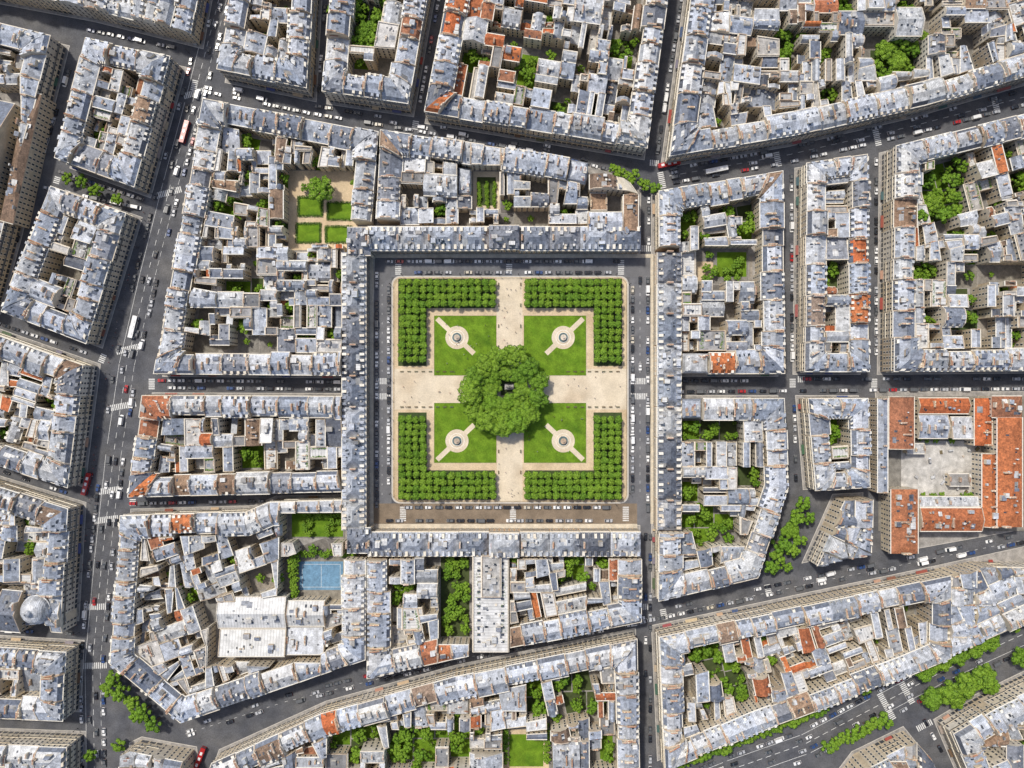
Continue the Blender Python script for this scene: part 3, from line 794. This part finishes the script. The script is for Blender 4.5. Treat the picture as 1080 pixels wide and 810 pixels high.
for k in range(8):
    a=k*6.283/8; x,y=ccx+18.5*math.cos(a),ccy+20*math.sin(a); d=math.hypot(x-537,y-408)
    if d<15.5: x,y=537+(x-537)*15.5/d,408+(y-408)*15.5/d
    tree(x,y,U(5.2,6.1),'horse_chestnut_tree')
tree(526,430,6,'horse_chestnut_tree'); tree(519,410,5.6,'horse_chestnut_tree'); tree(538,424,5.2,'horse_chestnut_tree')
def skin_mesh(name,V,E,Rr,matk,root=0):
    me=bpy.data.meshes.new(name); me.from_pydata(V,E,[]); o=bpy.data.objects.new(name,me); COL.objects.link(o)
    md=o.modifiers.new('s','SKIN'); 
    for i,r in enumerate(Rr): 
        me.skin_vertices[0].data[i].radius=(r,r); me.skin_vertices[0].data[i].use_root=(i==root)
    ss=o.modifiers.new('u','SUBSURF'); ss.levels=1
    dg=bpy.context.evaluated_depsgraph_get(); nm=bpy.data.meshes.new_from_object(o.evaluated_get(dg))
    bpy.data.objects.remove(o); nm.materials.clear()
    for m_ in matk: nm.materials.append(M[m_])
    return nm
hx,hy=W(537,408); mb=MB()
mb.box((hx,hy,.17),(5.2,3.2,.5),'flat'); mb.box((hx,hy,.67),(4.2,2.2,2.6),'flat'); mb.box((hx,hy,3.27),(4.5,2.5,.3),'flat'); plinth=mb.obj('equestrian_statue',(hx,hy))
prect(528,399,546,417,.24,'hedge','statue_dark_ground')  # dark ground sheet round the plinth, in the gap between the crowns
V=[(-1.2,0,1.7),(0,0,1.65),(1.1,0,1.8),(1.7,0,2.6),(1.9,0,2.9),(2.4,0,2.6),(-1.3,.3,1.0),(-1.5,.3,.5),(-1.4,.3,.05),(-1.3,-.3,1.0),(-1.5,-.3,.5),(-1.4,-.3,.05),(1.1,.3,1.0),(1.15,.3,.5),(1.1,.3,.05),(1.2,-.3,1.1),(1.6,-.3,.9),(1.5,-.3,.5),(-1.6,0,1.5),(-1.8,0,.7),
   (0.1,0,2.1),(0.1,0,2.8),(.15,0,3.15),(.2,0,3.4),(.3,.5,1.9),(.4,.6,1.3),(.3,-.5,1.9),(.4,-.6,1.3),(.1,.35,2.85),(.5,.45,2.4),(.9,.3,2.5),(.1,-.35,2.85),(.6,-.5,2.6),(1.0,-.6,2.9)]
E=[(0,1),(1,2),(2,3),(3,4),(4,5),(0,6),(6,7),(7,8),(0,9),(9,10),(10,11),(2,12),(12,13),(13,14),(2,15),(15,16),(16,17),(0,18),(18,19),(1,20),(20,21),(21,22),(22,23),(20,24),(24,25),(20,26),(26,27),(21,28),(28,29),(29,30),(21,31),(31,32),(32,33)]
Rr=[.5,.48,.45,.28,.2,.14,.2,.1,.1,.2,.1,.1,.18,.1,.1,.18,.1,.1,.12,.08,.3,.28,.1,.17,.2,.1,.2,.1,.13,.1,.07,.13,.1,.07]
st=bpy.data.objects.new('horse_and_rider',skin_mesh('horse_and_rider',V,E,Rr,['bronze'],1)); COL.objects.link(st); st.parent=plinth; st.location=(0,0,3.55)
# ------------------------------------------------------------ vehicles
def paintmat(n,c):
    m=vmat('car_paint_'+n,[c,tuple(x*.9 for x in c)],1,(.95,1.05),rough=.25,spec=.6); M['cp_'+n]=m; return 'cp_'+n
PC=[paintmat('white',(.78,.78,.77)),paintmat('black',(.015,.015,.018)),paintmat('silver',(.45,.46,.48)),paintmat('grey',(.12,.125,.13)),paintmat('blue',(.03,.07,.2)),paintmat('red',(.4,.02,.02)),paintmat('cream',(.55,.5,.4))]
def car_mesh(pm,L=4.2,Wd=1.76,Hh=1.46,van=False):
    mb=MB(); a,b=L/2,Wd/2
    def ring(z,k,kk): return [(-a*k,-b*kk*.8,z),(-a*k*.93,-b*kk,z),(a*k*.88,-b*kk,z),(a*k,-b*kk*.7,z),(a*k,b*kk*.7,z),(a*k*.88,b*kk,z),(-a*k*.93,b*kk,z),(-a*k,b*kk*.8,z)]
    rs=[ring(.25,.97,.94),ring(.5,1,1),ring(.78,.985,.98),ring(.9,.95,.92)]
    for r0,r1 in zip(rs,rs[1:]):
        for i in range(8): j=(i+1)%8; mb.face([r0[i],r0[j],r1[j],r1[i]],pm)
    mb.face(rs[-1],pm)
    xr0,xf0=(-a*.9,a*.42) if not van else (-a*.97,a*.72); xr1,xf1=(-a*.62,a*.12) if not van else (-a*.93,a*.45)
    lo=[(xr0,-b*.88,.9),(xf0,-b*.88,.9),(xf0,b*.88,.9),(xr0,b*.88,.9)]; hi=[(xr1,-b*.7,Hh),(xf1,-b*.7,Hh),(xf1,b*.7,Hh),(xr1,b*.7,Hh)]
    if van: hi=[(xr1,-b*.85,Hh),(xf1,-b*.85,Hh),(xf1,b*.85,Hh),(xr1,b*.85,Hh)]
    for i in range(4):
        j=(i+1)%4; mb.face([lo[i],lo[j],hi[j],hi[i]],'glass' if (not van or i==1) else pm)
    mb.face([(x,y,z+.01) for x,y,z in hi],pm)
    for sx in(-1,1):
        for sy in(-1,1):
            x,y=sx*a*.62,sy*(b-.08); n=10; c0=[(x+.31*math.cos(6.283*i/n),y-.1,.31+.31*math.sin(6.283*i/n)) for i in range(n)]
            c1=[(p[0],y+.1,p[2]) for p in c0]
            for i in range(n): j=(i+1)%n; mb.face([c0[i],c0[j],c1[j],c1[i]],'rubber')
            mb.face(c0,'rubber'); mb.face(c1,'rubber')
        mb.box((sx*a*.97,b*.6,.6),(.15,.3,.14),'lamp' if sx>0 else 'cp_red'); mb.box((sx*a*.97,-b*.6,.6),(.15,.3,.14),'lamp' if sx>0 else 'cp_red')
        mb.box((a*.3,sx*(b+.06),.95),(.16,.14,.12),pm)
    return mb.mesh('car_'+pm)
CARS=[car_mesh(p) for p in PC]+[car_mesh(PC[k],3.8,1.68,1.5) for k in(0,1,2,3)]
CW=[5,5,5,5,2,1.0,1,3,3,3,3]
VANS=[car_mesh(PC[0],5.4,1.98,2.4,True),car_mesh(PC[3],5.0,1.9,2.0,True)]
def bus_mesh(pm):
    mb=MB(); a,b=6,1.27
    base=[(-a,-b*.9),(-a*.97,-b),(a*.97,-b),(a,-b*.85),(a,b*.85),(a*.97,b),(-a*.97,b),(-a,b*.9)]
    mb.prism(base,.3,1.3,pm); mb.prism([(x*.995,y*.99) for x,y in base],1.3,2.5,'glass'); mb.prism(base,2.5,3.0,pm,scale_top=[(x*.98,y*.94) for x,y in base])
    for x in(-3.5,0,3): mb.box((x,0,3.0),(1.6,1.2,.22),'cp_white')
    for sx in(-3.4,3.6):
        for sy in(-1.15,1.15): mb.box((sx,sy,0),(.95,.28,.95),'rubber')
    return mb.mesh('bus')
BUS=[bus_mesh(PC[0]),bus_mesh(PC[5])]
def putcar(x,y,a,moving=False):
    v=R()
    me=random.choice(VANS) if v<.1 else random.choices(CARS,CW)[0]
    inst('moving_car' if moving else 'parked_car',me,x,y,.01,a+(math.pi if R()<.3 and not moving else 0)+U(-.03,.03))
def along(pts,step0,step1,off,prob,moving=False,flip=False):
    pts=[W(*p) for p in pts]
    for a,b in zip(pts,pts[1:]):
        L=dist(a,b); ux,uy=(b[0]-a[0])/L,(b[1]-a[1])/L; nx,ny=-uy,ux; s=3
        while s<L-3:
            if R()<prob: putcar(a[0]+ux*s+nx*off,a[1]+uy*s+ny*off,math.atan2(uy,ux)+(math.pi if flip else 0),moving)
            s+=U(step0,step1)
AV=[(246,-60),(226,20),(203,110),(180,195),(156,290),(134,385),(120,480),(108,590),(98,700),(101,870)]
along(AV,8,30,-2,.75,True); along(AV,8,30,1.6,.75,True,True); along(AV,5,5.8,-6.2,.6); along(AV,5,5.8,5.5,.6)
TD=[(214,92),(330,116),(440,134),(570,157),(672,182)]
along(TD,5,5.6,-2.2,.8); along(TD,5,5.6,2.1,.4); along(TD,14,30,0,.7,True)
RD=[(706,186),(830,164),(960,134),(1160,82)]
along(RD,5,5.6,-3.8,.75); along(RD,5,5.6,3.5,.6); along(RD,10,26,-1,.8,True); along(RD,12,30,1.4,.7,True,True)
VR=[(682,560),(682,860)]; along(VR,5,5.7,1.8,.75); along(VR,15,40,-.6,.6,True)
along([(681,205),(681,265)],5,5.7,1.5,.8)
along([(724,-50),(690,165)],5,5.7,1.2,.8); along([(472,-50),(441,120)],5,5.7,0,.8); along([(346,-40),(336,100)],5,5.7,0,.7)
along([(165,405),(385,407)],5,5.4,1.9,.85); along([(165,405),(385,407)],5,5.4,-1.9,.7)
along([(696,406),(825,406)],5,5.4,2.2,.85); along([(700,409),(1150,405)],5,5.6,-2.2,.85); along([(845,404),(1150,404)],5,5.6,2.2,.7)
along([(833,182),(834,390)],5,5.5,.6,.8); along([(836,425),(838,512)],5,5.5,.6,.8); along([(923,165),(923,390)],5,5.5,.3,.8); along([(922,425),(924,520)],5,5.5,.3,.8)
BS=[(195,772),(300,738),(480,694),(670,653),(860,612),(1160,551)]
along(BS,5,5.6,-2.1,.75); along(BS,5,5.6,2.1,.5); along(BS,14,34,0,.6,True)
along([(135,531),(285,528)],5,5.4,0,.8)
for st_ in([(2,190),(150,222)],[(60,182),(155,214)],[(-70,320),(100,377)],[(-70,475),(85,526)],[(-70,662),(80,670)],[(76,60),(14,262)],[(80,31),(205,57)]): along(st_,5,5.7,.9,.7)
BV=[(700,840),(770,812),(850,784),(930,742),(1000,705),(1160,632)]
along(BV,9,24,-3,.8,True); along(BV,9,24,2.5,.8,True,True); along(BV,5,5.6,-8,.7); along(BV,5,5.6,7,.6); along([(962,745),(1020,850)],6,12,2,.8,True)
along([(410,300),(410,520)],5,5.5,0,.93); along([(397.5,285),(397.5,545)],5,5.5,0,.85)
along([(425,287.5),(655,287.5)],5,5.5,0,.9); along([(405,276),(660,276)],5,5.5,0,.9)
along([(667,300),(667,525)],5,5.5,0,.92); along([(683,290),(683,545)],5,5.5,0,.88)
along([(425,535),(655,535)],5,5.5,0,.9); along([(405,549),(660,549)],5,5.5,0,.85)
along([(675,290),(675,520)],25,50,0,.8,True)
for px,py,a,k in((93,510,1.3,1),(705,174,.2,1),(196,140,1.3,1),(755,180,.2,0),(212,798,1.2,1),(142,345,1.33,0)):
    x,y=W(px,py); inst('city_bus',BUS[k],x,y,.01,a)
# ------------------------------------------------------------ markings
mb=MB(); ZC=[0]
def zebra(px,py,ang,width,length=3.2):
    x,y=W(px,py); ca,sa=math.cos(ang),math.sin(ang); n=int(width/1.0)
    for k in range(n):
        o=(k-(n-1)/2)*1.0; cx_,cy_=x-sa*o,y+ca*o; ZC[0]+=1; z=.008+.00002*ZC[0]
        mb.face([(cx_+ca*u*length/2-sa*v*.27,cy_+sa*u*length/2+ca*v*.27,z) for u,v in((-1,-1),(1,-1),(1,1),(-1,1))],'paint')
for px,py,a,w in((178,203,1.83-3.14,14),(136,368,1.8,14),(130,428,1.75,14),(117,517,1.7,13),(112,548,1.7,13),(100,702,1.6,13),(206,98,1.85,13),
     (698,190,.2,9),(925,145,.22,9),(681,262,1.57,6),(682,640,1.57,6),(672,196,1.57,6),(820,168,.2,8),(836,404,0,5),(922,404,0,5),(694,406,0,6),(385,406,0,5),
     (160,405,0,6),(668,655,.2,6),(700,648,.2,6),(810,622,.2,6),(205,90,-.2,6),(438,132,-.17,5),(690,172,1.5,5),(955,728,.5,16),(975,765,-1.1,9),(935,745,.5,16),(140,530,0,4),
     (1050,110,.25,8),(845,400,1.57,4),(100,640,1.6,12),(60,190,-.3,4),(108,378,-.4,5)): zebra(px,py,a,w)
for px,py,a,w in((537,282,0,8.5),(541,542,0,8.5),(404,402,math.pi/2,8),(404,418,math.pi/2,8),(674,402,math.pi/2,9.5),(674,418,math.pi/2,9.5),(420,282,0,8),(655,282,0,8),(425,542,0,8),(660,542,0,8)): zebra(px,py,a,w)
mb.obj('zebra_crossing')
mb=MB()
def dashes(pts,off,dl,gl,w=.15):
    pts=[W(*p) for p in pts]
    for a,b in zip(pts,pts[1:]):
        L=dist(a,b); ux,uy=(b[0]-a[0])/L,(b[1]-a[1])/L; nx,ny=-uy,ux; s=0
        while s<L-dl:
            P=lambda t,o:(a[0]+ux*t+nx*o,a[1]+uy*t+ny*o,.006)
            mb.face([P(s,off-w/2),P(s+dl,off-w/2),P(s+dl,off+w/2),P(s,off+w/2)],'paint'); s+=dl+gl
dashes(AV,-.2,3,3,.2); dashes(AV,-4.2,6,.1,.18); dashes(AV,3.8,3,2,.15); dashes(RD,.2,3,3,.2); dashes(BV,0,3,2,.25); dashes(BV,-5.5,5,.1,.2); dashes(BV,5,5,.1,.2); dashes(BS,-1.1,1.5,3)
dashes([(403,300),(403,525)],0,1,4); dashes([(675,300),(675,525)],0,1.5,3)
mb.obj('lane_marking')
# ------------------------------------------------------------ street trees
for k in range(26):
    t=k/25; tree(712+t*160+U(-2,2),810-t*62+U(-2,2)*1.0,U(3.4,4.9),'plane_tree')
for k in range(8): tree(876+k*8.5,790-k*4,U(3.8,5.0),'plane_tree')
for x,y,r in((975,706,7),(992,696,7.2),(1010,690,6.8),(1028,682,6.6),(1044,676,6),(985,738,6.6),(1003,730,7.2),(1020,722,7),(1038,714,7.2),(1046,724,5.6),(1012,740,5.5),(1070,660,5),(1095,655,6),(1080,695,6),(905,722,4.4),(925,716,4.8),(915,728,4)): tree(x,y,r,'plane_tree')
for x,y,r in((655,180,4),(668,184,4.2),(680,192,3.6),(693,196,3.4),(648,176,3.2),(118,718,4.8),(126,732,5),(138,742,4.9),(150,752,5),(160,765,4.8),(112,728,4.6),(142,758,4.4),(92,800,4),(122,790,4),
  (825,575,5),(835,560,5.2),(842,545,5),(850,532,4.5),(815,600,4.6),(822,588,4.6),(845,570,4.4),(832,600,3.5),(856,548,4),(838,582,4.4),(366,14,6),(384,30,5.5),(375,45,5),(398,20,5),(372,2,5.5),(350,8,4),(392,42,5),
  (935,52,6),(948,66,6),(938,82,5.5),(952,45,5),(926,95,4),(926,70,5),(826,60,4.5),(834,48,4),(985,212,6),(975,228,5),(998,226,5),(82,190,4),(98,200,4.2),(120,208,4),(66,186,3.5)): tree(x,y,r,'street_tree')
# ------------------------------------------------------------ street furniture and people
lm=MB(); lm.lathe((0,0,0),[(.22,0),(.2,.5),(.09,.8),(.07,4),(.12,4.1),(.28,4.5),(.3,4.9),(.1,5.2),(.02,5.5)],'iron',8); lmm=lm.mesh('street_lamp')
bm=MB()
for k in range(4): bm.box((0,-.2+k*.13,.44),(1.8,.1,.04),'wood')
for k in range(3): bm.box((0,.3+k*.03,.55+k*.14),(1.8,.03,.1),'wood')
for s_ in(-.75,.75): bm.box((s_,0,0),(.06,.5,.44),'iron'); bm.box((s_,.3,.4),(.06,.05,.55),'iron')
bmm=bm.mesh('park_bench')
for k in range(16):
    for y in(392,429):
        x=424+k*7.5+(115 if k>7 else 0); X,Y=W(x,y); inst('park_bench',bmm,X,Y,.18,0 if y==392 else math.pi)
for y in range(300,520,22):
    for x in(526,549):
        if 380<y<440: continue
        X,Y=W(x,y); inst('park_bench',bmm,X,Y,.18,math.pi/2 if x==526 else -math.pi/2)
for k in range(12):
    for x,y in((412,300+k*20),(664,300+k*20)): X,Y=W(x,y); inst('street_lamp',lmm,X,Y,.01)
    for x,y in((424+k*20.5,290),(424+k*20.5,532)): X,Y=W(x,y); inst('street_lamp',lmm,X,Y,.01)
for a,b in zip(AV,AV[1:]):
    for t in(.1,.4,.7):
        X,Y=W(*lerp(a,b,t)); inst('street_lamp',lmm,X-8.6,Y,.1)
V=[(0,0,.95),(0,0,1.2),(0,0,1.42),(.02,0,1.55),(.03,0,1.68),(.0,.11,.9),(.22,.1,.5),(.25,.1,.08),(.38,.1,.05),(0,-.11,.9),(-.15,-.1,.5),(-.35,-.1,.1),(-.22,-.1,.03),(0,.2,1.4),(-.12,.24,1.12),(-.02,.24,.88),(0,-.2,1.4),(.1,-.24,1.12),(.25,-.22,.95)]
E=[(0,1),(1,2),(2,3),(3,4),(0,5),(5,6),(6,7),(7,8),(0,9),(9,10),(10,11),(11,12),(2,13),(13,14),(14,15),(2,16),(16,17),(17,18)]
Rr=[.15,.14,.16,.06,.11,.1,.07,.05,.04,.1,.07,.05,.04,.07,.05,.035,.07,.05,.035]
pm_=skin_mesh('pedestrian',V,E,Rr,['cloth','skin'])
for pl in pm_.polygons:
    if pl.center.z>1.5: pl.material_index=1
for k in range(80):
    q=R()
    if q<.35: px,py=U(526,549),(U(296,370) if R()<.5 else U(465,526))
    elif q<.7: px,py=random.choice((U(420,480),U(595,655))),U(392,430)
    elif q<.85: px,py=U(460,520),U(336,392)
    else: px,py=U(553,618),U(428,486)
    X,Y=W(px,py); inst('pedestrian',pm_,X,Y,.19 if q<.7 else .22,R()*6.28,U(.95,1.05))
for k in range(60):
    a,b=random.choice(list(zip(AV,AV[1:]))); X,Y=W(*lerp(a,b,R())); inst('pedestrian',pm_,X-random.choice((9.6,10.2)),Y,.15,1.8+random.choice((0,3.14)))
# ------------------------------------------------------------ light and camera
sd=Vector((-.34,.44,1.0)).normalized()
el=math.asin(sd.z); rot=math.atan2(sd.x,sd.y)
w=bpy.data.worlds.new('World'); sc.world=w; w.use_nodes=True; nt=w.node_tree
sky=nt.nodes.new('ShaderNodeTexSky'); sky.sky_type='NISHITA'; sky.sun_disc=False; sky.sun_elevation=el; sky.sun_rotation=rot
sky.air_density=.9; sky.dust_density=2.5; sky.ozone_density=.8
bg=nt.nodes['Background']; bg.inputs['Strength'].default_value=.15; nt.links.new(sky.outputs[0],bg.inputs['Color'])
l=bpy.data.lights.new('sun','SUN'); l.energy=3.3; l.angle=math.radians(4.0); l.color=(1,.94,.84)
lo=bpy.data.objects.new('sun',l); lo.rotation_euler=(-sd).to_track_quat('-Z','Y').to_euler(); COL.objects.link(lo)
cd=bpy.data.cameras.new('camera'); cd.sensor_width=36; cd.lens=36*H/(1080*S); cd.clip_end=6000; cd.clip_start=1
co=bpy.data.objects.new('camera',cd); co.location=(0,0,H); co.rotation_euler=(0,0,0); COL.objects.link(co); sc.camera=co
print('objects',len(bpy.data.objects))
